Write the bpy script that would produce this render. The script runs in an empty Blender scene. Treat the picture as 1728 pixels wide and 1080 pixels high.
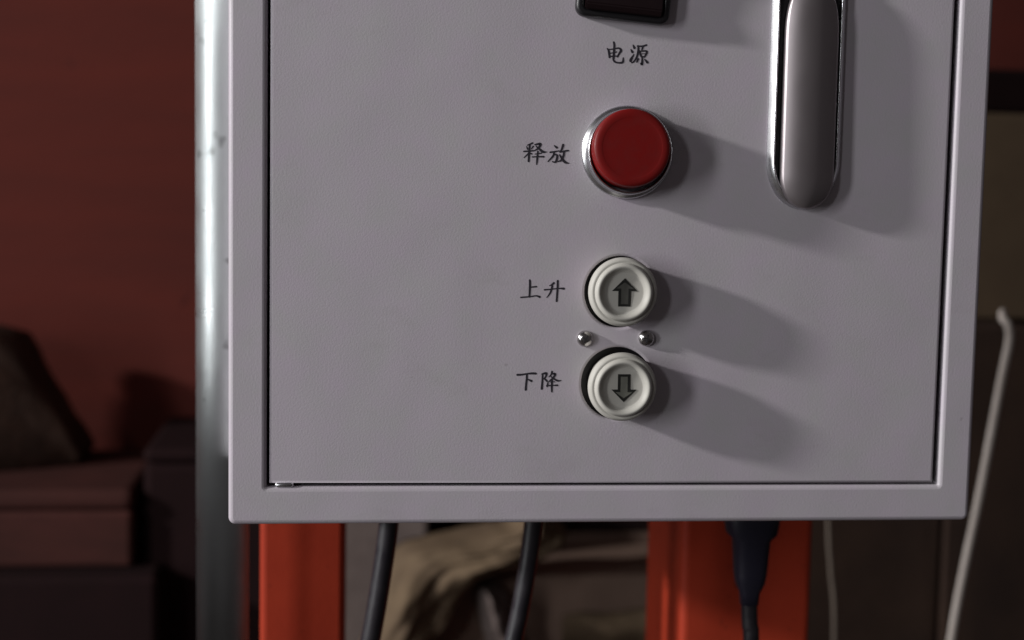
import bpy, bmesh, math, random
from mathutils import Vector, Matrix, noise

random.seed(7)
S = bpy.context.scene
COL = S.collection

# ------------------------------------------------------------------ camera
cd = bpy.data.cameras.new('camera')
cam = bpy.data.objects.new('camera', cd)
COL.objects.link(cam)
cd.sensor_width = 36.0
cd.lens = 52.08
cd.clip_start = 0.02
cd.clip_end = 50.0
cam.matrix_world = Matrix((
    (0.9944663, -0.0083361, -0.1047248, -0.0829364),
    (-0.1034162, 0.0977612, -0.9898221, -0.4949111),
    (0.0184893, 0.9951750, 0.0963582, 1.1180669),
    (0, 0, 0, 1)))
# columns above are right, up, back
right = Vector((0.9944663, -0.1034162, 0.0184893))
up = Vector((-0.0083361, 0.0977612, 0.9951750))
back = Vector((-0.1047248, -0.9898221, 0.0963582))
M = Matrix.Identity(4)
for i in range(3):
    M[i][0], M[i][1], M[i][2] = right[i], up[i], back[i]
M[0][3], M[1][3], M[2][3] = -0.0829364, -0.4949111, 1.1180669
cam.matrix_world = M
cd.dof.use_dof = True
cd.dof.focus_distance = 0.497
cd.dof.aperture_fstop = 7.5
S.camera = cam

# ------------------------------------------------------------------ world, lamps, exposure
w = bpy.data.worlds.new('World')
S.world = w
w.use_nodes = True
bg = w.node_tree.nodes['Background']
bg.inputs['Color'].default_value = (1.0, 0.90, 0.92, 1)
bg.inputs['Strength'].default_value = 0.05
S.view_settings.view_transform = 'Standard'
S.view_settings.look = 'None'
S.view_settings.exposure = 0.06
S.view_settings.gamma = 1.0


def lamp(name, loc, target, power, shape, sx, sy, col):
    l = bpy.data.lights.new(name, 'AREA')
    l.shape = shape
    l.size = sx
    if shape in ('RECTANGLE', 'ELLIPSE'):
        l.size_y = sy
    l.energy = power
    l.color = col
    o = bpy.data.objects.new(name, l)
    COL.objects.link(o)
    o.location = loc
    d = Vector(target) - Vector(loc)
    o.rotation_euler = d.to_track_quat('-Z', 'Y').to_euler()
    return o


# a work lamp low beside the cabinet face, a tall doorway further off and a smaller window
lamp('work_lamp', (-2.3, -0.42, 1.84), (0.0, 0.0, 1.1), 55.0, 'DISK', 0.14, 0.14, (1.0, 0.985, 0.97))
lamp('doorway_light', (-2.0, -1.18, 1.34), (0.0, -0.02, 1.34), 18.5, 'RECTANGLE', 0.22, 1.16, (0.97, 0.985, 1.0))
lamp('window_light', (-1.2, -1.46, 1.55), (0.0, 0.0, 1.1), 3.2, 'RECTANGLE', 0.16, 0.30, (0.97, 0.985, 1.0))


# ------------------------------------------------------------------ materials
def mat(name, col, rough=0.5, metal=0.0, spec=0.5, noise_amt=0.0, noise_scale=20.0, col2=None,
        bump=0.0, bump_scale=500.0, bump_dist=0.0003, rough_var=0.0, stretch=None, coat=0.0,
        specks=None, emit=None):
    m = bpy.data.materials.new(name)
    m.use_nodes = True
    nt = m.node_tree
    b = nt.nodes['Principled BSDF']
    b.inputs['Base Color'].default_value = (*col, 1)
    b.inputs['Roughness'].default_value = rough
    b.inputs['Metallic'].default_value = metal
    b.inputs['Specular IOR Level'].default_value = spec
    b.inputs['Coat Weight'].default_value = coat
    tc = nt.nodes.new('ShaderNodeTexCoord')
    mp = nt.nodes.new('ShaderNodeMapping')
    nt.links.new(tc.outputs['Object'], mp.inputs['Vector'])
    if stretch:
        mp.inputs['Scale'].default_value = stretch
    colour = None
    if noise_amt > 0:
        n = nt.nodes.new('ShaderNodeTexNoise')
        n.inputs['Scale'].default_value = noise_scale
        n.inputs['Detail'].default_value = 6
        n.inputs['Roughness'].default_value = 0.6
        nt.links.new(mp.outputs['Vector'], n.inputs['Vector'])
        r = nt.nodes.new('ShaderNodeMapRange')
        r.inputs['From Min'].default_value = 0.3
        r.inputs['From Max'].default_value = 0.7
        r.inputs['To Min'].default_value = 0.0
        r.inputs['To Max'].default_value = noise_amt
        nt.links.new(n.outputs['Fac'], r.inputs['Value'])
        mx = nt.nodes.new('ShaderNodeMix')
        mx.data_type = 'RGBA'
        mx.inputs['A'].default_value = (*col, 1)
        mx.inputs['B'].default_value = (*(col2 or tuple(c * 0.5 for c in col)), 1)
        nt.links.new(r.outputs['Result'], mx.inputs['Factor'])
        colour = mx.outputs['Result']
        if rough_var > 0:
            rr = nt.nodes.new('ShaderNodeMapRange')
            rr.inputs['From Min'].default_value = 0.3
            rr.inputs['From Max'].default_value = 0.7
            rr.inputs['To Min'].default_value = max(0.02, rough - rough_var)
            rr.inputs['To Max'].default_value = min(1, rough + rough_var)
            nt.links.new(n.outputs['Fac'], rr.inputs['Value'])
            nt.links.new(rr.outputs['Result'], b.inputs['Roughness'])
    if specks:
        sc, thr, scol, amt = specks
        v = nt.nodes.new('ShaderNodeTexNoise')
        v.inputs['Scale'].default_value = sc
        v.inputs['Detail'].default_value = 2
        nt.links.new(tc.outputs['Object'], v.inputs['Vector'])
        vr = nt.nodes.new('ShaderNodeMapRange')
        vr.inputs['From Min'].default_value = thr
        vr.inputs['From Max'].default_value = thr + 0.05
        vr.inputs['To Max'].default_value = amt
        nt.links.new(v.outputs['Fac'], vr.inputs['Value'])
        mx2 = nt.nodes.new('ShaderNodeMix')
        mx2.data_type = 'RGBA'
        if colour is not None:
            nt.links.new(colour, mx2.inputs['A'])
        else:
            mx2.inputs['A'].default_value = (*col, 1)
        mx2.inputs['B'].default_value = (*scol, 1)
        nt.links.new(vr.outputs['Result'], mx2.inputs['Factor'])
        colour = mx2.outputs['Result']
    if colour is not None:
        nt.links.new(colour, b.inputs['Base Color'])
    if bump > 0:
        n2 = nt.nodes.new('ShaderNodeTexNoise')
        n2.inputs['Scale'].default_value = bump_scale
        n2.inputs['Detail'].default_value = 3
        nt.links.new(mp.outputs['Vector'], n2.inputs['Vector'])
        bp = nt.nodes.new('ShaderNodeBump')
        bp.inputs['Strength'].default_value = bump
        bp.inputs['Distance'].default_value = bump_dist
        nt.links.new(n2.outputs['Fac'], bp.inputs['Height'])
        nt.links.new(bp.outputs['Normal'], b.inputs['Normal'])
    return m


PAINT = mat('grey_powder_coat', (0.498, 0.438, 0.502), 0.42, spec=0.5, noise_amt=0.85, noise_scale=70,
            col2=(0.462, 0.444, 0.457), bump=0.5, bump_scale=1500, bump_dist=0.00009, rough_var=0.05,
            specks=(230, 0.755, (0.2, 0.18, 0.18), 0.4))


def wear(m):
    """faint handling marks and a slight waviness of the pressed sheet, added to the powder coat"""
    nt = m.node_tree
    b = nt.nodes['Principled BSDF']
    tc = nt.nodes.new('ShaderNodeTexCoord')
    # waviness
    n = nt.nodes.new('ShaderNodeTexNoise')
    n.inputs['Scale'].default_value = 28
    n.inputs['Detail'].default_value = 1
    nt.links.new(tc.outputs['Object'], n.inputs['Vector'])
    bp = nt.nodes.new('ShaderNodeBump')
    bp.inputs['Strength'].default_value = 0.35
    bp.inputs['Distance'].default_value = 0.0012
    nt.links.new(n.outputs['Fac'], bp.inputs['Height'])
    old = b.inputs['Normal'].links[0].from_node
    nt.links.new(bp.outputs['Normal'], old.inputs['Normal'])
    # smudges and rubbed streaks
    mp = nt.nodes.new('ShaderNodeMapping')
    mp.inputs['Rotation'].default_value = (0, 0.9, 0)
    mp.inputs['Scale'].default_value = (1, 1, 2.2)
    nt.links.new(tc.outputs['Object'], mp.inputs['Vector'])
    k = nt.nodes.new('ShaderNodeTexNoise')
    k.inputs['Scale'].default_value = 34
    k.inputs['Detail'].default_value = 8
    k.inputs['Roughness'].default_value = 0.7
    nt.links.new(mp.outputs['Vector'], k.inputs['Vector'])
    r = nt.nodes.new('ShaderNodeMapRange')
    r.inputs['From Min'].default_value = 0.56
    r.inputs['From Max'].default_value = 0.80
    r.inputs['To Max'].default_value = 0.28
    nt.links.new(k.outputs['Fac'], r.inputs['Value'])
    mx = nt.nodes.new('ShaderNodeMix')
    mx.data_type = 'RGBA'
    src = b.inputs['Base Color'].links[0].from_socket
    nt.links.new(src, mx.inputs['A'])
    mx.inputs['B'].default_value = (0.33, 0.29, 0.30, 1)
    nt.links.new(r.outputs['Result'], mx.inputs['Factor'])
    nt.links.new(mx.outputs['Result'], b.inputs['Base Color'])


wear(PAINT)
INSIDE = mat('dark_inside', (0.02, 0.018, 0.02), 0.7, noise_amt=0.4, noise_scale=60)
INK = mat('black_print', (0.012, 0.009, 0.016), 0.6, noise_amt=0.5, noise_scale=900, col2=(0.03, 0.026, 0.036))
RED = mat('red_plastic', (0.180, 0.0065, 0.006), 0.44, spec=0.3, noise_amt=0.6, noise_scale=260, col2=(0.145, 0.0055, 0.005),
          rough_var=0.08, bump=0.15, bump_scale=900, bump_dist=0.0001)
CHROME = mat('chromed_zinc', (0.66, 0.66, 0.68), 0.27, metal=1.0, noise_amt=0.3, noise_scale=120,
             col2=(0.55, 0.55, 0.57), rough_var=0.03)
SATIN = mat('satin_handle', (0.32, 0.285, 0.295), 0.40, metal=0.86, noise_amt=0.6, noise_scale=50, col2=(0.27, 0.24, 0.25),
            rough_var=0.06)
STEEL = mat('screw_steel', (0.55, 0.53, 0.53), 0.2, metal=1.0, noise_amt=0.4, noise_scale=700, col2=(0.35, 0.34, 0.34))
WHITE = mat('white_rubber', (0.50, 0.485, 0.445), 0.48, spec=0.25, noise_amt=0.6, noise_scale=180, col2=(0.42, 0.40, 0.36),
            bump=0.12, bump_scale=700, bump_dist=0.0001)
ARROW = mat('arrow_outline', (0.012, 0.012, 0.010), 0.6, noise_amt=0.4, noise_scale=800)
ARROWF = mat('arrow_fill', (0.17, 0.17, 0.145), 0.6, noise_amt=0.6, noise_scale=500, col2=(0.11, 0.11, 0.09))
ARROWD = mat('arrow_fill_dark', (0.085, 0.083, 0.073), 0.6, noise_amt=0.6, noise_scale=500)
BLACK = mat('black_plastic', (0.012, 0.011, 0.013), 0.35, noise_amt=0.5, noise_scale=120, rough_var=0.1)
SMOKE = mat('dark_rocker', (0.012, 0.006, 0.007), 0.22, noise_amt=0.5, noise_scale=150)
CABLE = mat('black_cable', (0.014, 0.012, 0.016), 0.42, noise_amt=0.6, noise_scale=90, rough_var=0.12, col2=(0.03, 0.026, 0.03),
            bump=0.2, bump_scale=300, bump_dist=0.0002)
NAVY = mat('navy_plug', (0.014, 0.013, 0.026), 0.45, noise_amt=0.5, noise_scale=100, col2=(0.02, 0.018, 0.03))
GALV = mat('galvanised_steel', (0.57, 0.60, 0.60), 0.30, metal=1.0, noise_amt=0.5, noise_scale=30, col2=(0.44, 0.47, 0.47),
           rough_var=0.03, stretch=(1, 1, 2.5), specks=(70, 0.70, (0.12, 0.12, 0.12), 0.6))
# drawn along its length: the steel scatters light sideways far more than up and down
GALV.node_tree.nodes['Principled BSDF'].inputs['Anisotropic'].default_value = 1.0
_t = GALV.node_tree.nodes.new('ShaderNodeTangent')
_t.direction_type = 'RADIAL'
_t.axis = 'Z'
GALV.node_tree.links.new(_t.outputs['Tangent'], GALV.node_tree.nodes['Principled BSDF'].inputs['Tangent'])
ORANGE = mat('orange_paint', (0.40, 0.043, 0.018), 0.5, spec=0.2, noise_amt=0.8, noise_scale=30, col2=(0.33, 0.034, 0.015),
             bump=0.3, bump_scale=240, bump_dist=0.0003, specks=(220, 0.70, (0.12, 0.02, 0.012), 0.7))
WALLM = mat('dark_red_wall', (0.090, 0.0188, 0.0140), 0.85, spec=0.08, noise_amt=0.9, noise_scale=9, col2=(0.066, 0.0168, 0.0135),
            bump=0.4, bump_scale=90, bump_dist=0.001, stretch=(0.45, 1, 3.2), specks=(55, 0.70, (0.035, 0.01, 0.01), 0.6))
FLOORM = mat('dark_concrete', (0.05, 0.04, 0.036), 0.85, noise_amt=0.9, noise_scale=6)
TARPM = mat('brown_sheet', (0.150, 0.106, 0.066), 0.85, spec=0.1, noise_amt=0.9, noise_scale=22, col2=(0.088, 0.060, 0.042),
            bump=0.3, bump_scale=70, bump_dist=0.002, specks=(60, 0.64, (0.06, 0.045, 0.032), 0.6))
SACKM = mat('dark_sack', (0.070, 0.040, 0.030), 0.95, spec=0.05, noise_amt=0.9, noise_scale=45, col2=(0.042, 0.028, 0.023),
            bump=0.5, bump_scale=120, bump_dist=0.002)
CRATEM = mat('brown_crate', (0.060, 0.022, 0.019), 0.9, spec=0.05, noise_amt=0.9, noise_scale=14, col2=(0.036, 0.016, 0.014),
             stretch=(1, 1, 4), bump=0.3, bump_scale=60, bump_dist=0.001)
DARKM = mat('near_black', (0.016, 0.0075, 0.008), 0.9, spec=0.05, noise_amt=0.9, noise_scale=12, col2=(0.010, 0.006, 0.006))  # near-black of bin and case, also shade colour of the two added bodies
CARTONM = mat('carton', (0.125, 0.090, 0.058), 0.9, spec=0.05, noise_amt=0.9, noise_scale=10, col2=(0.085, 0.058, 0.040),
              bump=0.25, bump_scale=70, bump_dist=0.001)
BOARDM = mat('dark_brown_board', (0.058, 0.036, 0.027), 0.9, spec=0.05, noise_amt=0.9, noise_scale=14, col2=(0.034, 0.023, 0.020),
             bump=0.3, bump_scale=80, bump_dist=0.001)
RAGM = mat('grey_rag', (0.150, 0.118, 0.108), 0.9, spec=0.05, noise_amt=0.9, noise_scale=40, col2=(0.105, 0.080, 0.074), bump=0.3, bump_scale=90, bump_dist=0.001)
CARTLOW = mat('low_carton', (0.20, 0.135, 0.105), 0.9, spec=0.05, noise_amt=0.9, noise_scale=18, col2=(0.13, 0.088, 0.070), bump=0.3, bump_scale=60, bump_dist=0.001)
WIREM = mat('pale_wire', (0.74, 0.68, 0.63), 0.5, noise_amt=0.6, noise_scale=60, col2=(0.6, 0.53, 0.48))
CORDM = mat('dim_cord', (0.16, 0.125, 0.10), 0.7, noise_amt=0.7, noise_scale=60)


# ------------------------------------------------------------------ helpers
def link(name, me, material, parent=None, smooth=False):
    o = bpy.data.objects.new(name, me)
    COL.objects.link(o)
    if not me.materials:
        for m in (material if isinstance(material, (list, tuple)) else [material]):
            me.materials.append(m)
    if smooth:
        for p in me.polygons:
            p.use_smooth = True
    if parent:
        o.parent = parent
        o.matrix_parent_inverse = parent.matrix_world.inverted()
    return o


def obj(name, bm, material, parent=None, smooth=False):
    me = bpy.data.meshes.new(name)
    bm.normal_update()
    bm.to_mesh(me)
    bm.free()
    return link(name, me, material, parent, smooth)


def empty(name, loc):
    o = bpy.data.objects.new(name, None)
    o.empty_display_size = 0.02
    COL.objects.link(o)
    o.location = loc
    bpy.context.view_layer.update()
    return o


def tag(o, label=None, cat=None, group=None, kind=None):
    if label:
        o['label'] = label
    if cat:
        o['category'] = cat
    if group:
        o['group'] = group
    if kind:
        o['kind'] = kind
    return o


def lathe(profile, centre, seg=72, tilt=(0, 0), bm=None, close=True):
    """profile: (radius, height) pairs, height measured towards the viewer (-Y); centre: (x, y, z)."""
    bm = bm or bmesh.new()
    R = Matrix.Rotation(tilt[0], 3, 'X') @ Matrix.Rotation(tilt[1], 3, 'Z')
    c = Vector(centre)
    rings = []
    for r, h in profile:
        if r < 1e-7:
            rings.append([bm.verts.new(c + R @ Vector((0, -h, 0)))])
        else:
            rings.append([bm.verts.new(c + R @ Vector((r * math.cos(a), -h, r * math.sin(a))))
                          for a in (2 * math.pi * k / seg for k in range(seg))])
    for A, B in zip(rings, rings[1:]):
        for k in range(seg):
            j = (k + 1) % seg
            if len(A) == 1 and len(B) == 1:
                break
            if len(A) == 1:
                bm.faces.new((A[0], B[j], B[k]))
            elif len(B) == 1:
                bm.faces.new((A[k], A[j], B[0]))
            else:
                bm.faces.new((A[k], A[j], B[j], B[k]))
    bmesh.ops.recalc_face_normals(bm, faces=bm.faces)
    return bm


def box_bm(x0, x1, y0, y1, z0, z1, bev=0.0, seg=2, bm=None, cuts=0):
    b2 = bmesh.new()
    bmesh.ops.create_cube(b2, size=1)
    for v in b2.verts:
        v.co = Vector((x0 + (v.co.x + .5) * (x1 - x0), y0 + (v.co.y + .5) * (y1 - y0), z0 + (v.co.z + .5) * (z1 - z0)))
    if bev:
        bmesh.ops.bevel(b2, geom=list(b2.edges), offset=bev, segments=seg, affect='EDGES', profile=0.5)
    if bm is None:
        return b2
    me = bpy.data.meshes.new('tmp')
    b2.to_mesh(me)
    b2.free()
    bm.from_mesh(me)
    bpy.data.meshes.remove(me)
    return bm


def sheet(name, loops, front, thick, bev, res=3):
    """Filled outline(s) in the XZ plane (first loop outer, rest holes), front face at y=front, depth thick,
    rounded edges of radius bev. Returns a mesh."""
    cu = bpy.data.curves.new(name, 'CURVE')
    cu.dimensions = '2D'
    cu.fill_mode = 'BOTH'
    for lp in loops:
        sp = cu.splines.new('POLY')
        sp.points.add(len(lp) - 1)
        for p, (x, z) in zip(sp.points, lp):
            p.co = (x, z, 0, 1)
        sp.use_cyclic_u = True
    cu.extrude = max(thick / 2 - bev, 1e-6)
    cu.bevel_depth = bev
    cu.bevel_resolution = res
    cu.offset = -bev
    o = bpy.data.objects.new('tmp', cu)
    COL.objects.link(o)
    dg = bpy.context.evaluated_depsgraph_get()
    me = bpy.data.meshes.new_from_object(o.evaluated_get(dg))
    bpy.data.objects.remove(o)
    bpy.data.curves.remove(cu)
    me.name = name
    me.materials.clear()
    for v in me.vertices:
        x, y, z = v.co
        v.co = (x, front + thick / 2 - z, y)
    return me


def rrect(x0, x1, z0, z1, r, n=6):
    pts = []
    for cx, cz, a0 in ((x1 - r, z1 - r, 0), (x0 + r, z1 - r, 90), (x0 + r, z0 + r, 180), (x1 - r, z0 + r, 270)):
        for k in range(n + 1):
            a = math.radians(a0 + 90 * k / n)
            pts.append((cx + r * math.cos(a), cz + r * math.sin(a)))
    return pts


def circ(cx, cz, r, n=72):
    return [(cx + r * math.cos(2 * math.pi * k / n), cz + r * math.sin(2 * math.pi * k / n)) for k in range(n)]


def stadium(cx, hw, z0, z1, b0, b1, n=20):
    """vertical stadium of half width hw whose lower end is a half ellipse of height b0 and upper end of height b1."""
    pts = [(cx + hw * math.cos(a), z1 - b1 + b1 * math.sin(a)) for a in (math.pi * k / n for k in range(n + 1))]
    pts += [(cx + hw * math.cos(a), z0 + b0 + b0 * math.sin(a)) for a in (math.pi + math.pi * k / n for k in range(n + 1))]
    return pts


def smooth_path(pts, n=8):
    P = [Vector(p) for p in pts]
    out = []
    for i in range(len(P) - 1):
        p0, p1, p2, p3 = P[max(i - 1, 0)], P[i], P[i + 1], P[min(i + 2, len(P) - 1)]
        for k in range(n):
            t = k / n
            out.append(0.5 * ((2 * p1) + (p2 - p0) * t + (2 * p0 - 5 * p1 + 4 * p2 - p3) * t * t +
                              (3 * p1 - p0 - 3 * p2 + p3) * t ** 3))
    out.append(P[-1])
    return out


def tube(pts, radius, seg=16, bm=None, radii=None):
    bm = bm or bmesh.new()
    rings = []
    ref = Vector((0.3, 1, 0.1)).normalized()
    for i, p in enumerate(pts):
        t = (pts[min(i + 1, len(pts) - 1)] - pts[max(i - 1, 0)]).normalized()
        u = (ref - t * ref.dot(t)).normalized()
        v = t.cross(u)
        r = radii[i] if radii else radius
        rings.append([bm.verts.new(p + (u * math.cos(a) + v * math.sin(a)) * r)
                      for a in (2 * math.pi * k / seg for k in range(seg))])
    for A, B in zip(rings, rings[1:]):
        for k in range(seg):
            j = (k + 1) % seg
            bm.faces.new((A[k], A[j], B[j], B[k]))
    bm.faces.new(rings[0])
    bm.faces.new(rings[-1])
    bmesh.ops.recalc_face_normals(bm, faces=bm.faces)
    return bm


# ------------------------------------------------------------------ setting
bm = box_bm(-3, 3, -3, 3, -0.05, 0.0)
tag(obj('floor', bm, FLOORM), 'dark concrete workshop floor', kind='structure')
tag(obj('wall', box_bm(-1.6, 1.6, 0.60, 0.66, 0.004, 1.9), WALLM), 'dark red painted wall behind the steel pole and cabinet',
    'wall')

# ------------------------------------------------------------------ control cabinet
cab = tag(empty('control_cabinet', (0, 0.07, 1.0)),
          'light grey metal control cabinet with red button, white arrow buttons and long handle', 'control cabinet')
XL, XR, ZB, ZT = -0.125, 0.1332, 1.0, 1.345
fx0, fx1, fz0, fz1 = -0.1124, 0.1213, 1.0128, 1.3320
frame = link('front_frame', sheet('front_frame', [rrect(XL, XR, ZB, ZT, 0.0024),
             rrect(fx0, fx1, fz0, fz1, 0.0004)], 0.0, 0.011, 0.0016), PAINT, cab, True)
# box behind the frame: four walls, a back and a dark liner
bm = bmesh.new()
t = 0.0014
i = 0.0007
y0, y1 = 0.0112, 0.1450
box_bm(XL + i, XL + i + t, y0, y1, ZB + i, ZT - i, bm=bm)
box_bm(XR - i - t, XR - i, y0, y1, ZB + i, ZT - i, bm=bm)
box_bm(XL + i + t, XR - i - t, y0, y1, ZB + i, ZB + i + t, bm=bm)
box_bm(XL + i + t, XR - i - t, y0, y1, ZT - i - t, ZT - i, bm=bm)
box_bm(XL + i + t, XR - i - t, y1 - t, y1 - 0.0002, ZB + i + t, ZT - i - t, bm=bm)
obj('housing', bm, PAINT, cab)
# dark return of the frame, seen as the black line in the door gap
rim = sheet('seal', [rrect(fx0 - 0.008, fx1 + 0.008, fz0 - 0.008, fz1 + 0.008, 0.001),
                     rrect(fx0 + 0.004, fx1 - 0.004, fz0 + 0.004, fz1 - 0.004, 0.001)], 0.0114, 0.003, 0.0003)
link('seal', rim, INSIDE, cab)

UPB, DNB = (0.0060, 1.0801), (0.0066, 1.0481)      # button axes
UPH, DNH = (0.0063, 1.0797), (0.0061, 1.0484)      # holes in the door
DOORY = 0.0006
outer = [(0.1196, 1.01335), (0.1196, 1.3312), (-0.1115, 1.3312), (-0.1115, 1.0140)]
door = link('door', sheet('door', [outer, circ(*UPH, 0.0122), circ(*DNH, 0.0124)], DOORY, 0.0024, 0.0010), PAINT, cab)
door_front = DOORY
# plate carrying the two arrow buttons, seen only as black inside the holes
link('button_plate', sheet('button_plate', [rrect(-0.012, 0.025, 1.030, 1.098, 0.003)], 0.0052, 0.002, 0.0003), BLACK, cab)
# hinge pin at the lower left corner of the door
bm = tube([Vector((x, 0.0011, 1.0134)) for x in (-0.1096, -0.1088, -0.1042, -0.1034)], 0.0009, 14,
          radii=[0.0005, 0.0010, 0.0010, 0.0005])
hp = obj('hinge_pin', bm, CHROME, door, True)

# ---- lettering: brush strokes, in enlarged units (17.28 per mm/5) relative to an anchor on the door
GLY = {
    '电': [[(255, 385, 34), (300, 450, 60), (330, 630, 62)], [(300, 410, 30), (440, 395, 36), (590, 365, 46), (660, 425, 70), (610, 520, 55), (560, 610, 52)],
          [(330, 520, 26), (440, 500, 32), (530, 475, 36)], [(320, 610, 42), (570, 590, 30)],
          [(440, 200, 50), (460, 300, 60), (450, 600, 65), (445, 700, 56), (500, 765, 52), (620, 785, 48), (720, 760, 60), (730, 640, 34)]],
    '源': [[(1010, 265, 32), (1050, 345, 70)], [(950, 395, 32), (995, 465, 70)], [(1040, 530, 26), (950, 700, 78), (965, 740, 40)],
          [(1140, 290, 42), (1280, 290, 44), (1400, 255, 50)], [(1165, 290, 52), (1165, 450, 62), (1120, 620, 54), (1040, 740, 44), (970, 780, 22)],
          [(1300, 300, 58), (1270, 400, 38)], [(1210, 430, 38), (1230, 520, 52), (1260, 590, 48)],
          [(1220, 440, 34), (1400, 425, 50), (1410, 490, 58), (1350, 600, 42)], [(1250, 510, 20), (1390, 500, 20)], [(1260, 590, 34), (1350, 590, 38)],
          [(1285, 600, 48), (1290, 720, 58), (1280, 810, 68), (1240, 780, 28)], [(1170, 660, 55), (1130, 750, 38)], [(1360, 660, 28), (1440, 750, 70)]],
    '释': [[(480, 245, 50), (330, 310, 28)], [(310, 350, 28), (340, 420, 46)], [(500, 340, 46), (450, 420, 24)], [(230, 490, 42), (380, 480, 46), (520, 460, 36)],
          [(400, 300, 52), (385, 560, 58), (375, 770, 58)], [(370, 540, 40), (240, 670, 26)], [(390, 540, 36), (460, 555, 46)],
          [(550, 290, 38), (710, 265, 70), (660, 380, 58), (580, 440, 40), (490, 480, 22)], [(580, 330, 28), (680, 410, 58), (790, 490, 70), (900, 490, 18)],
          [(560, 560, 26), (740, 530, 36)], [(480, 645, 36), (620, 635, 36), (810, 630, 50)], [(640, 480, 44), (625, 700, 54), (610, 860, 28)]],
    '放': [[(1120, 305, 32), (1190, 360, 66)], [(1000, 500, 46), (1260, 455, 36)], [(1120, 490, 48), (1090, 600, 58), (940, 770, 28)],
          [(1120, 560, 28), (1210, 590, 60), (1170, 770, 58), (1070, 770, 30)], [(1375, 280, 66), (1340, 400, 54), (1290, 490, 42)],
          [(1310, 490, 30), (1440, 455, 50), (1530, 440, 46)], [(1410, 470, 58), (1390, 600, 62), (1330, 720, 58), (1220, 770, 22)],
          [(1280, 560, 32), (1350, 680, 64), (1450, 780, 70), (1560, 805, 22)]],
    '上': [[(400, 235, 54), (410, 350, 60), (400, 720, 54)], [(410, 440, 34), (600, 420, 46)], [(150, 740, 44), (420, 715, 40), (600, 690, 40), (700, 720, 66)]],
    '升': [[(1110, 310, 60), (1050, 360, 44), (980, 390, 22)], [(840, 510, 46), (1050, 490, 36), (1260, 465, 36), (1410, 470, 66)],
          [(1065, 340, 44), (1060, 440, 58), (1010, 600, 48), (910, 740, 22)], [(1225, 245, 60), (1225, 450, 58), (1205, 840, 54)]],
    '下': [[(210, 330, 60), (330, 325, 54), (480, 300, 44), (640, 285, 60), (750, 290, 66)], [(490, 310, 54), (490, 450, 58), (475, 600, 58), (465, 770, 64)],
          [(520, 460, 34), (630, 510, 66)]],
    '降': [[(955, 310, 48), (955, 500, 54), (940, 740, 64)], [(940, 305, 44), (1070, 280, 66), (1040, 400, 44), (990, 440, 34)],
          [(1000, 440, 34), (1060, 480, 54), (1090, 520, 48)], [(1235, 230, 54), (1210, 320, 48), (1140, 390, 22)],
          [(1220, 300, 34), (1330, 300, 66), (1270, 420, 54), (1200, 480, 48), (1130, 540, 22)], [(1200, 370, 28), (1290, 440, 48), (1410, 500, 56), (1510, 490, 22)],
          [(1190, 540, 24), (1320, 530, 30)], [(1120, 570, 44), (1100, 670, 48)], [(1090, 650, 48), (1250, 640, 30), (1400, 635, 56)],
          [(1240, 480, 52), (1235, 650, 58), (1240, 830, 42)]],
}
U = 0.0001995 / 17.28


def write(chars, ax, az, label):
    """anchor (ax, az): where the enlarged origin (864, 535) lies on the door."""
    bm = bmesh.new()
    n = 0
    for ch in chars:
        for st in GLY[ch]:
            pts = smooth_path([(x, y, wd) for x, y, wd in st], 5)
            y = door_front - 0.00005 - n * 0.000002
            n += 1
            L, Rr = [], []
            for k, p in enumerate(pts):
                tdir = (pts[min(k + 1, len(pts) - 1)] - pts[max(k - 1, 0)])
                tdir = Vector((tdir.x, tdir.y)).normalized()
                nn = Vector((-tdir.y, tdir.x)) * p.z * 0.54
                L.append((p.x + nn.x, p.y + nn.y))
                Rr.append((p.x - nn.x, p.y - nn.y))

            def cap(p, d, r):
                a0 = math.atan2(d.y, d.x)
                return [(p.x + r * math.cos(a0 + a), p.y + r * math.sin(a0 + a)) for a in (0.9, 0.3, -0.3, -0.9)]
            d0 = Vector((pts[0].x - pts[1].x, pts[0].y - pts[1].y))
            d1 = Vector((pts[-1].x - pts[-2].x, pts[-1].y - pts[-2].y))

            def V(q):
                return bm.verts.new((ax + (q[0] - 864) * U, y, az - (q[1] - 535) * U))
            VL, VR = [V(q) for q in L], [V(q) for q in Rr]
            for k in range(len(VL) - 1):
                bm.faces.new((VL[k], VL[k + 1], VR[k + 1], VR[k]))
            c0 = [V(q) for q in cap(pts[0], d0, pts[0].z * 0.54)]
            c1 = [V(q) for q in cap(pts[-1], d1, pts[-1].z * 0.54)]
            bm.faces.new([VL[0], VR[0]] + c0[::-1] if False else [VR[0], VL[0]] + c0[::-1])
            bm.faces.new([VL[-1], VR[-1]] + c1[::-1])
    o = obj('lettering', bm, INK, door)
    o['label'] = label
    return o


# anchors on the door plane (pixel centres of the crops measured on the front plane)
write('电源', 0.0068, 1.1595, 'black brush-style characters under the rocker switch')
write('释放', -0.0203, 1.1260, 'black brush-style characters beside the red button')
write('上升', -0.0194, 1.0799, 'black brush-style characters beside the up arrow button')
write('下降', -0.0208, 1.0488, 'black brush-style characters beside the down arrow button')

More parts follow.
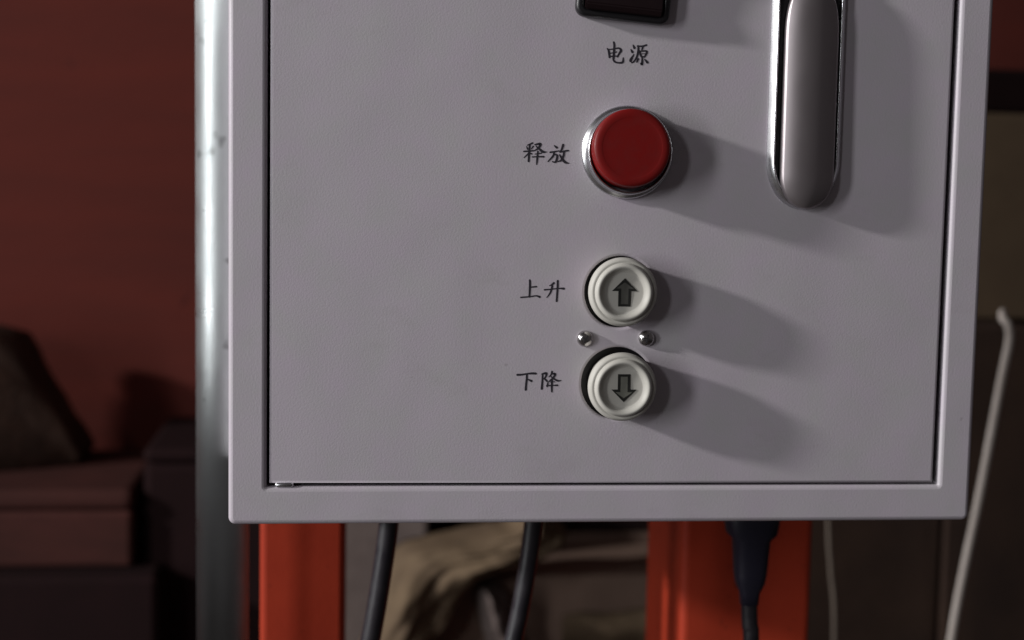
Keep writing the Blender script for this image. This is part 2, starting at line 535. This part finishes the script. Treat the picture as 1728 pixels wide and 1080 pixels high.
# ---- red push button
RC = (0.0073, door_front, 1.1269)
bez = lathe([(0.0146, -0.0002), (0.0156, 0.0003), (0.0156, 0.0010), (0.0152, 0.0015), (0.0144, 0.0018), (0.0141, 0.0024),
             (0.0142, 0.0060), (0.0141, 0.0067), (0.0138, 0.0070), (0.0135, 0.0067), (0.0134, 0.0060), (0.0134, 0.0030)], RC, 96,
            tilt=(math.radians(-1.5), 0))
pb = obj('push_button', bez, CHROME, cab, True)
pb['label'] = 'red round push button in a chrome bezel'
cap = lathe([(0.0130, 0.0020), (0.0130, 0.0096), (0.0129, 0.0104), (0.0127, 0.0110), (0.0123, 0.01135), (0.0114, 0.0115), (0.0102, 0.01156),
             (0.0100, 0.01152), (0.0098, 0.01150), (0.0080, 0.01150), (0.0045, 0.0115), (0, 0.0115)],
            (RC[0] - 0.0002, RC[1], RC[2] + 0.0006), 96, tilt=(math.radians(-4.0), 0))
obj('button_cap', cap, RED, pb, True)


# ---- white arrow buttons
def arrow_pts(cx, cz, sgn, grow):
    hw, sw = 0.0041 + grow * 1.5, 0.0020 + grow
    top, neck, tip = -0.0045 - grow, 0.0007 - grow, 0.0047 + grow * 1.5
    p = [(-sw, top), (sw, top), (sw, neck), (hw, neck), (0, tip), (-hw, neck), (-sw, neck)]
    return [(cx + x, cz - sgn * z) for x, z in p]


def arrow_button(c, sgn, fillmat, label, tilt):
    x, z = c
    bm = lathe([(0.0100, -0.0040), (0.0108, 0.0030), (0.0113, 0.0042), (0.0116, 0.0055), (0.0116, 0.0070), (0.0113, 0.0080), (0.0108, 0.0086),
                (0.0103, 0.0088), (0.0100, 0.0086), (0.0098, 0.0088), (0.0096, 0.0096), (0.0092, 0.0103), (0.0087, 0.0105),
                (0.0082, 0.0103), (0.0077, 0.0097), (0.0072, 0.0091), (0.0066, 0.0088)],
               (x, door_front, z), 96, tilt=tilt)
    o = obj('arrow_button', bm, WHITE, cab, True)
    o['label'] = label
    cp = lathe([(0.0066, 0.0088), (0.0060, 0.00868), (0.0035, 0.00862), (0, 0.0086)], (x, door_front, z), 96, tilt=tilt)
    obj('button_cap', cp, WHITE, o, True)
    y = door_front - 0.0086
    out = sheet('arrow_mark', [arrow_pts(x + 0.0002, z, sgn, 0.0001), arrow_pts(x + 0.0002, z, sgn, -0.00075)], y - 0.00025, 0.0004, 0.00004, 1)
    am = link('arrow_mark', out, ARROW, o)
    am2 = link('arrow_fill', sheet('arrow_fill', [arrow_pts(x + 0.0002, z, sgn, -0.00073)], y - 0.00016, 0.0003, 0.00002, 1), fillmat, o)
    return o


arrow_button(UPB, -1, ARROWD, 'white round button with a dark up arrow', (math.radians(-1.0), math.radians(0)))
arrow_button(DNB, 1, ARROWF, 'white round button with an outlined down arrow', (0, 0))


# ---- two domed screws between the arrow buttons
def screw(x, z, rot):
    c = (x, door_front, z)
    bm = lathe([(0.0026, -0.0002), (0.0028, 0.0003), (0.0027, 0.0009), (0.0023, 0.0015), (0.0016, 0.00195), (0.0008, 0.0022), (0, 0.00225)], c, 40)
    o = obj('screw', bm, STEEL, cab, True)
    b2 = bmesh.new()
    for a in (rot, rot + math.pi / 2):
        q = box_bm(-0.0014, 0.0014, -0.00232, -0.0012, -0.00026, 0.00026)
        for v in q.verts:
            v.co = Matrix.Rotation(a, 3, 'Y') @ v.co
            if a != rot:
                v.co.y += 0.00001
            v.co += Vector(c)
        me = bpy.data.meshes.new('tmp')
        q.to_mesh(me)
        q.free()
        b2.from_mesh(me)
        bpy.data.meshes.remove(me)
    obj('cross_recess', b2, INSIDE, o)


screw(-0.0055, 1.0637, 0.5)
screw(0.0157, 1.0640, 0.2)

# ---- rocker switch at the top
rsx, rsz = 0.0052, 1.1860


def rot_loop(lp, a, c):
    ca, sa = math.cos(a), math.sin(a)
    return [(c[0] + (x - c[0]) * ca - (z - c[1]) * sa, c[1] + (x - c[0]) * sa + (z - c[1]) * ca) for x, z in lp]


ang = math.radians(-4.6)
fr = rot_loop(rrect(rsx - 0.0158, rsx + 0.0158, 1.1702, 1.2030, 0.0034), ang, (rsx, rsz))
ih = rot_loop(rrect(rsx - 0.0132, rsx + 0.0132, 1.1728, 1.2002, 0.0016), ang, (rsx, rsz))
rs = link('rocker_switch', sheet('rocker_switch', [fr, ih], door_front - 0.0042, 0.0044, 0.0010), BLACK, cab, True)
rs['label'] = 'black rocker switch'
# the rocker: a wedge whose lower half is pressed in
bm = bmesh.new()
prof = [(1.1730, 0.0012), (1.1724, 0.0054), (1.1745, 0.0060), (1.1800, 0.0052), (1.1875, 0.0056), (1.1940, 0.0074), (1.1998, 0.0098), (1.2000, 0.0012)]
vs = []
for sx in (rsx - 0.0129, rsx + 0.0129):
    row = []
    for z, h in prof:
        dx, dz = sx - rsx, z - rsz
        row.append(bm.verts.new((rsx + dx * math.cos(ang) - dz * math.sin(ang), door_front - h, rsz + dx * math.sin(ang) + dz * math.cos(ang))))
    vs.append(row)
for k in range(len(prof)):
    j = (k + 1) % len(prof)
    bm.faces.new((vs[0][k], vs[0][j], vs[1][j], vs[1][k]))
bm.faces.new(vs[0])
bm.faces.new(vs[1])
bmesh.ops.recalc_face_normals(bm, faces=bm.faces)
bmesh.ops.bevel(bm, geom=list(bm.edges), offset=0.0004, segments=2, affect='EDGES')
obj('rocker', bm, SMOKE, rs)

# ---- long door handle: chromed base with a raised rim, satin lever lying in it
hx = 0.0683


def loft(rings, cx, front):
    """rings of (half width, lower end, upper end, lower end height, upper end height, height above the door)"""
    bm = bmesh.new()
    R = []
    for hw, z0, z1, b0, b1, h in rings:
        R.append([bm.verts.new((x, front - h, z)) for x, z in stadium(cx, hw, z0, z1, b0, b1, 28)])
    for A, B in zip(R, R[1:]):
        for k in range(len(A)):
            j_ = (k + 1) % len(A)
            bm.faces.new((A[k], A[j_], B[j_], B[k]))
    bmesh.ops.recalc_face_normals(bm, faces=bm.faces)
    return bm


def rim(d, h):
    d /= 1000
    return (0.0129 - d, 1.1086 + d * 1.15, 1.2600 - d, 0.0168 - d * 0.9, 0.0129 - d, h / 1000)


hb = obj('door_handle', loft([rim(0, -0.2), rim(0.0, 0.5), rim(0.12, 0.8), rim(0.9, 1.9), rim(1.7, 2.8), rim(1.95, 2.95), rim(2.15, 2.9), rim(2.3, 2.6),
                              rim(2.3, 0.2)], hx, door_front), CHROME, cab, True)
hb['label'] = 'long chrome swing handle with a satin grey lever'
link('handle_recess', sheet('handle_recess', [stadium(hx, 0.0108, 1.1109, 1.2582, 0.0145, 0.0108)], door_front - 0.0006, 0.0005, 0.0001), BLACK, hb)


def lever():
    bm = bmesh.new()
    z0, z1, hw, b0, b1 = 1.1090, 1.1868, 0.0093, 0.0108, 0.0215
    cx = hx + 0.0005
    N, Mx = 90, 58
    grid = []
    for k in range(N + 1):
        s = k / N
        # denser rows towards the ends
        z = z0 + (z1 - z0) * (0.5 - 0.5 * math.cos(math.pi * s))
        h = hw
        if z < z0 + b0:
            h = hw * math.sqrt(max(1e-6, 1 - ((z0 + b0 - z) / b0) ** 2))
        if z > z1 - b1:
            h = hw * max(1e-3, 1 - ((z - z1 + b1) / b1) ** 2.6) ** 0.5
        h = max(h, 0.0002)
        lift = 0.0040 + 0.0006 * (1 - (z - z0) / (z1 - z0))
        row = []
        for q in range(Mx + 1):
            u = -1 + 2 * q / Mx
            x = cx + h * u
            crown = 0.0027 * (1 - u * u) * (h / hw)
            edge = max(0, abs(u) - 0.93) / 0.07
            row.append(bm.verts.new((x, door_front - (lift + crown - 0.0006 * edge), z)))
        grid.append(row)
    for k in range(N):
        for q in range(Mx):
            bm.faces.new((grid[k][q], grid[k][q + 1], grid[k + 1][q + 1], grid[k + 1][q]))
    # side wall down into the recess
    loop = [r[0] for r in grid] + grid[-1][1:] + [r[-1] for r in reversed(grid[:-1])] + list(reversed(grid[0][1:-1]))
    low = []
    for v in loop:
        low.append(bm.verts.new((cx + (v.co.x - cx) * 0.97, door_front - 0.0012, v.co.z)))
    for k in range(len(loop)):
        j = (k + 1) % len(loop)
        bm.faces.new((loop[k], loop[j], low[j], low[k]))
    bmesh.ops.recalc_face_normals(bm, faces=bm.faces)
    return bm


lv = obj('lever', lever(), SATIN, hb, True)
# push latch above the lever, out at the top of the handle
obj('latch_button', lathe([(0.0085, 0.0008), (0.0085, 0.0050), (0.0078, 0.0057), (0.0, 0.0060)], (hx, door_front, 1.2330), 48), SATIN, hb, True)


# ------------------------------------------------------------------ cables under the cabinet
def cable(name, pts, r, label, mtl, cat='cable', group=None, seg=16):
    return tag(obj(name, tube(smooth_path(pts, 8), r, seg), mtl, None, True), label, cat, group)


def wob(o, amt):
    return o


c1 = tag(empty('cable', (-0.0690, 0.08, 0.9990)), 'black cable hanging from the pale gland at the cabinet underside, nearest the left orange post', 'cable')
obj('cord', tube(smooth_path([(-0.0690, 0.08, 0.9985), (-0.0694, 0.08, 0.9820), (-0.0722, 0.08, 0.9593), (-0.0762, 0.08, 0.9341), (-0.0830, 0.082, 0.90),
                              (-0.098, 0.085, 0.82), (-0.105, 0.09, 0.60), (-0.10, 0.10, 0.25), (-0.11, 0.05, 0.006), (-0.16, -0.02, 0.006)], 10), 0.0040), CABLE, c1, True)
gl = bmesh.new()
tube([Vector((-0.0690, 0.08, z)) for z in (0.9989, 0.9950, 0.9945, 0.9905)], 0.008, 6, gl, radii=[0.0085, 0.0085, 0.0068, 0.0062])
obj('cable_gland', gl, WIREM, c1)
c2 = cable('cable', [(-0.0112, 0.08, 0.9995), (-0.0122, 0.08, 0.9799), (-0.0152, 0.08, 0.955), (-0.0192, 0.08, 0.9333), (-0.027, 0.08, 0.90), (-0.05, 0.08, 0.82),
                     (-0.07, 0.085, 0.6), (-0.06, 0.09, 0.25), (-0.03, 0.04, 0.006), (0.02, -0.05, 0.006)], 0.0037,
           'black cable hanging in front of the crumpled brown sheet, between the orange posts', CABLE)
pc = tag(empty('power_cable', (0.0768, 0.08, 0.9990)), 'navy plug and black cord hanging in front of the right orange post', 'power cable')
bm = bmesh.new()
secs = [(0.9992, 0.0120, 0.0090), (0.9830, 0.0112, 0.0085), (0.9765, 0.0100, 0.0082), (0.9740, 0.0074, 0.0070), (0.9600, 0.0064, 0.0062),
        (0.9560, 0.0058, 0.0056), (0.9520, 0.0040, 0.0040), (0.9470, 0.0036, 0.0036)]
rings = []
for z, rx, ry in secs:
    rings.append([bm.verts.new((0.0769 + rx * math.copysign(abs(math.cos(a)) ** 0.6, math.cos(a)), 0.08 + ry * math.copysign(abs(math.sin(a)) ** 0.6, math.sin(a)), z))
                  for a in (2 * math.pi * k / 24 for k in range(24))])
for A, B in zip(rings, rings[1:]):
    for k in range(24):
        bm.faces.new((A[k], A[(k + 1) % 24], B[(k + 1) % 24], B[k]))
bm.faces.new(rings[0])
bm.faces.new(rings[-1])
bmesh.ops.recalc_face_normals(bm, faces=bm.faces)
obj('plug', bm, NAVY, pc, True)
obj('cord', tube(smooth_path([(0.0769, 0.08, 0.9475), (0.0776, 0.08, 0.938), (0.0784, 0.08, 0.93), (0.080, 0.08, 0.87), (0.086, 0.09, 0.7), (0.08, 0.10, 0.3),
                              (0.10, 0.02, 0.006), (0.16, -0.06, 0.006)], 10), 0.0033), CABLE, pc, True)

# ------------------------------------------------------------------ pole and orange posts
bm = tube([Vector((-0.1370, 0.115, z)) for z in [0.0 + 0.02 * k for k in range(100)]], 0.0107, 48)
tag(obj('steel_pole', bm, GALV, None, True), 'shiny galvanised steel pole standing at the left edge of the grey cabinet', 'pole')
lp = box_bm(-0.1242 + 0.0003, -0.0866, 0.1475, 0.1885, 0.0, 1.62, 0.0028, 3)
tag(obj('orange_post', lp, ORANGE), 'narrow orange painted steel post under the left side of the cabinet', 'post', 'orange posts carrying the cabinet')
rp = box_bm(0.0644, 0.1246, 0.1475, 0.2290, 0.0, 1.62, 0.0030, 3)
tag(obj('orange_post', rp, ORANGE), 'wide orange painted steel post behind the hanging navy plug', 'post', 'orange posts carrying the cabinet')

# ------------------------------------------------------------------ things behind
# canvas roll slung across, a rag, two cartons and an added shade-coloured backing between the posts
def ribbon(edge_a, edge_b, y0, bulge, thick, seed, nv=26, curl=0.02):
    """a sheet spanned between two edge curves (lists of x, z), bulging towards the viewer and curling back at its edges"""
    A = smooth_path([(x, 0, z) for x, z in edge_a], 10)
    B = smooth_path([(x, 0, z) for x, z in edge_b], 10)
    n = min(len(A), len(B))
    bm = bmesh.new()
    F, K = [], []
    for i_ in range(n):
        ra, rb = [], []
        for q in range(nv + 1):
            v = q / nv
            p = A[i_].lerp(B[i_], v)
            u = 2 * v - 1
            fold = noise.noise(Vector((v * 3.1, i_ * 0.045, seed))) * 0.012 + noise.noise(Vector((v * 9, i_ * 0.10, seed + 5))) * 0.0045
            fold += noise.noise(Vector((p.x * 130, p.z * 130, seed))) * 0.0014
            y = y0 - bulge * (1 - abs(u) ** 3) + curl * max(0, abs(u) - 0.86) / 0.14 - fold
            ra.append(bm.verts.new((p.x, y, p.z)))
            rb.append(bm.verts.new((p.x, y + thick, p.z)))
        F.append(ra)
        K.append(rb)
    for i_ in range(n - 1):
        for q in range(nv):
            bm.faces.new((F[i_][q], F[i_][q + 1], F[i_ + 1][q + 1], F[i_ + 1][q]))
            bm.faces.new((K[i_][q], K[i_ + 1][q], K[i_ + 1][q + 1], K[i_][q + 1]))
        for q in (0, nv):
            bm.faces.new((F[i_][q], F[i_ + 1][q], K[i_ + 1][q], K[i_][q]))
    for i_ in (0, n - 1):
        for q in range(nv):
            bm.faces.new((F[i_][q], F[i_][q + 1], K[i_][q + 1], K[i_][q]))
    bmesh.ops.recalc_face_normals(bm, faces=bm.faces)
    return bm


ea = [(0.0500, 0.960), (0.0470, 0.920), (0.0445, 0.901), (0.0540, 0.8890), (0.0380, 0.8765), (0.0190, 0.8705), (0.0045, 0.8645), (-0.0085, 0.8550),
      (-0.0215, 0.8360), (-0.0300, 0.8230), (-0.0420, 0.790), (-0.055, 0.70), (-0.06, 0.55)]
eb = [(0.0300, 0.970), (0.0260, 0.935), (0.0190, 0.9010), (0.0020, 0.8935), (-0.0180, 0.8890), (-0.0350, 0.8865), (-0.0530, 0.8810), (-0.0630, 0.8680),
      (-0.0680, 0.8500), (-0.0750, 0.8250), (-0.083, 0.790), (-0.095, 0.70), (-0.10, 0.55)]
tag(obj('canvas_roll', ribbon(ea, eb, 0.425, 0.022, 0.006, 2.0), TARPM, None, True), 'khaki brown canvas slung diagonally behind the two thin hanging cables', 'canvas')
ra_ = [(-0.0030, 0.8575), (-0.0055, 0.8500), (-0.0040, 0.840), (-0.0010, 0.828), (0.002, 0.815), (0.000, 0.76), (-0.004, 0.66)]
rb_ = [(0.0030, 0.8585), (0.0120, 0.8560), (0.0190, 0.845), (0.0215, 0.828), (0.0225, 0.815), (0.026, 0.76), (0.024, 0.66)]
tag(obj('rag', ribbon(ra_, rb_, 0.430, 0.014, 0.004, 9.0, 16), RAGM, None, True), 'small greyish rag hanging below the fold of the khaki canvas', 'rag')
ct = tag(empty('low_carton', (0.06, 0.5, 0.0)), 'low brown carton behind the cables, against the wide orange post', 'carton')
obj('carton_body', box_bm(-0.030, 0.150, 0.440, 0.560, 0.0, 0.8600, 0.003), CARTLOW, ct)
fl = bmesh.new()
G = []
for q in range(25):
    x = 0.052 + q * 0.0035
    zz = 0.8355 + 0.0012 * math.sin(q * 0.5) - 0.0012 * (q / 24 - 0.6) ** 2 * 8
    G.append([fl.verts.new((x, 0.4392, zz + 0.0015)), fl.verts.new((x, 0.4335, zz + 0.001)), fl.verts.new((x, 0.4330, zz - 0.001)), fl.verts.new((x, 0.4380, zz - 0.022)), fl.verts.new((x, 0.4394, zz - 0.022))])
for a, b in zip(G, G[1:]):
    for q in range(4):
        fl.faces.new((a[q], b[q], b[q + 1], a[q + 1]))
bmesh.ops.recalc_face_normals(fl, faces=fl.faces)
obj('carton_flap', fl, TARPM, ct, True)
tag(obj('grey_box', box_bm(-0.118, -0.034, 0.462, 0.560, 0.0, 0.925, 0.003), RAGM), 'greyish box just right of the narrow orange post, behind the canvas', 'box')
tag(obj('shade_backing', box_bm(-0.118, 0.190, 0.566, 0.594, 0.0, 0.985, 0.002), DARKM), 'added blackish panel painting the dark void behind the low carton', 'board')  # added upright backing, its near-black colour stands for the shaded void

# left: chest, crate and dark sack in front of the wall; the lowest is added shade
tag(obj('low_shade_block', box_bm(-0.80, -0.205, 0.43, 0.596, 0.0, 0.865, 0.004), DARKM), 'added blackish shade chest low at the left, under the dark brown crate', 'block')  # added body: shade below the crate painted as a near-black colour
cr = tag(empty('wooden_crate', (-0.5, 0.52, 0.866)), 'dark brown crate by the red wall, left of the steel pole', 'crate')
obj('crate_lid', box_bm(-0.78, -0.2225, 0.450, 0.594, 0.9020, 0.9155, 0.0055, 3), CRATEM, cr)
obj('crate_side', box_bm(-0.779, -0.2235, 0.451, 0.593, 0.8655, 0.9018, 0.003), CRATEM, cr)
bn = bmesh.new()
for (x0, x1, ya, yb, z0, z1) in ((-0.218, -0.124, 0.462, 0.590, 0.0, 0.930), (-0.2185, -0.1235, 0.4615, 0.5905, 0.9303, 0.9400)):
    box_bm(x0, x1, ya, yb, z0, z1, 0.0045, bm=bn)
tag(obj('bin', bn, DARKM), 'black rectangular bin with a lip, behind the foot of the steel pole', 'bin')
# dark sack: sloping slumped wedge
bm = bmesh.new()
prof = [(-0.470, 0.9160), (-0.47, 1.000), (-0.43, 1.018), (-0.36, 1.0140), (-0.3240, 1.0105), (-0.3085, 1.004), (-0.292, 0.970), (-0.276, 0.936), (-0.270, 0.921), (-0.274, 0.9160)]
NS = 10
rows = []
for s in range(NS + 1):
    f = s / NS
    sc = 1 - 0.10 * (2 * f - 1) ** 4
    row = []
    for x, z in prof:
        yy = 0.50 + (x + 0.34) * 0.45 + 0.055 * f
        zz = 0.9160 + (z - 0.9160) * sc
        row.append(bm.verts.new((x, yy, zz)))
    rows.append(row)
for A, B in zip(rows, rows[1:]):
    for k in range(len(prof)):
        j = (k + 1) % len(prof)
        bm.faces.new((A[k], A[j], B[j], B[k]))
bm.faces.new(rows[0])
bm.faces.new(rows[-1])
bmesh.ops.recalc_face_normals(bm, faces=bm.faces)
bmesh.ops.triangulate(bm, faces=[f for f in bm.faces if len(f.verts) > 4])
bmesh.ops.subdivide_edges(bm, edges=list(bm.edges), cuts=2, use_grid_fill=True)
for v in bm.verts:
    if v.co.z > 0.9165:
        n_ = noise.noise_vector(v.co * 40)
        v.co += Vector((n_.x * 0.003, n_.y * 0.004, max(n_.z * 0.003, 0.9162 - v.co.z)))
tag(obj('sack', bm, SACKM, None, True), 'dark slumped sack with a sloping side, on the brown crate at the left edge', 'sack')

# right: dark board box, carton and black case stacked against the wall
bd = tag(empty('cupboard', (0.4, 0.5, 0.0)), 'dark brown cupboard low at the right, behind the pale wire', 'cupboard')
obj('side_panel', box_bm(0.1985, 0.2900, 0.402, 0.596, 0.0, 1.0285, 0.0012), BOARDM, bd)
obj('front_panel', box_bm(0.2925, 0.80, 0.398, 0.596, 0.0, 1.0285, 0.0012), BOARDM, bd)
tag(obj('cardboard_box', box_bm(0.285, 0.62, 0.45, 0.594, 1.0290, 1.1654, 0.002), CARTONM), 'brown cardboard box right of the cabinet, between the dark cupboard and black case', 'box')
tag(obj('black_case', box_bm(0.30, 0.60, 0.46, 0.590, 1.1658, 1.1950, 0.003), DARKM), 'black flat case on top of the brown cardboard box', 'case')

cable('wire', [(0.345, 0.446, 1.0318), (0.3230, 0.3980, 1.0385), (0.2880, 0.3220, 1.0450), (0.2800, 0.304, 1.0435), (0.2814, 0.300, 1.0400), (0.2826, 0.30, 1.0313), (0.2792, 0.30, 1.0094), (0.2754, 0.30, 0.9824),
               (0.2690, 0.30, 0.9381), (0.2623, 0.30, 0.8970), (0.2571, 0.30, 0.8589), (0.25, 0.31, 0.75), (0.24, 0.33, 0.4), (0.25, 0.30, 0.006), (0.33, 0.22, 0.006)],
      0.0023, 'pale curving wire hanging beside the lower right corner of the cabinet', WIREM, 'wire')
cable('cord', [(0.190, 0.34, 1.02), (0.1956, 0.34, 0.9171), (0.1981, 0.34, 0.8902), (0.2020, 0.34, 0.8469), (0.203, 0.34, 0.7), (0.20, 0.35, 0.3), (0.205, 0.34, 0.006), (0.25, 0.27, 0.006)],
      0.0014, 'thin dim cord hanging just right of the wide orange post', CORDM, 'cord', seg=10)

S.render.engine = 'CYCLES'
S.cycles.use_denoising = True
S.cycles.sample_clamp_indirect = 3.0
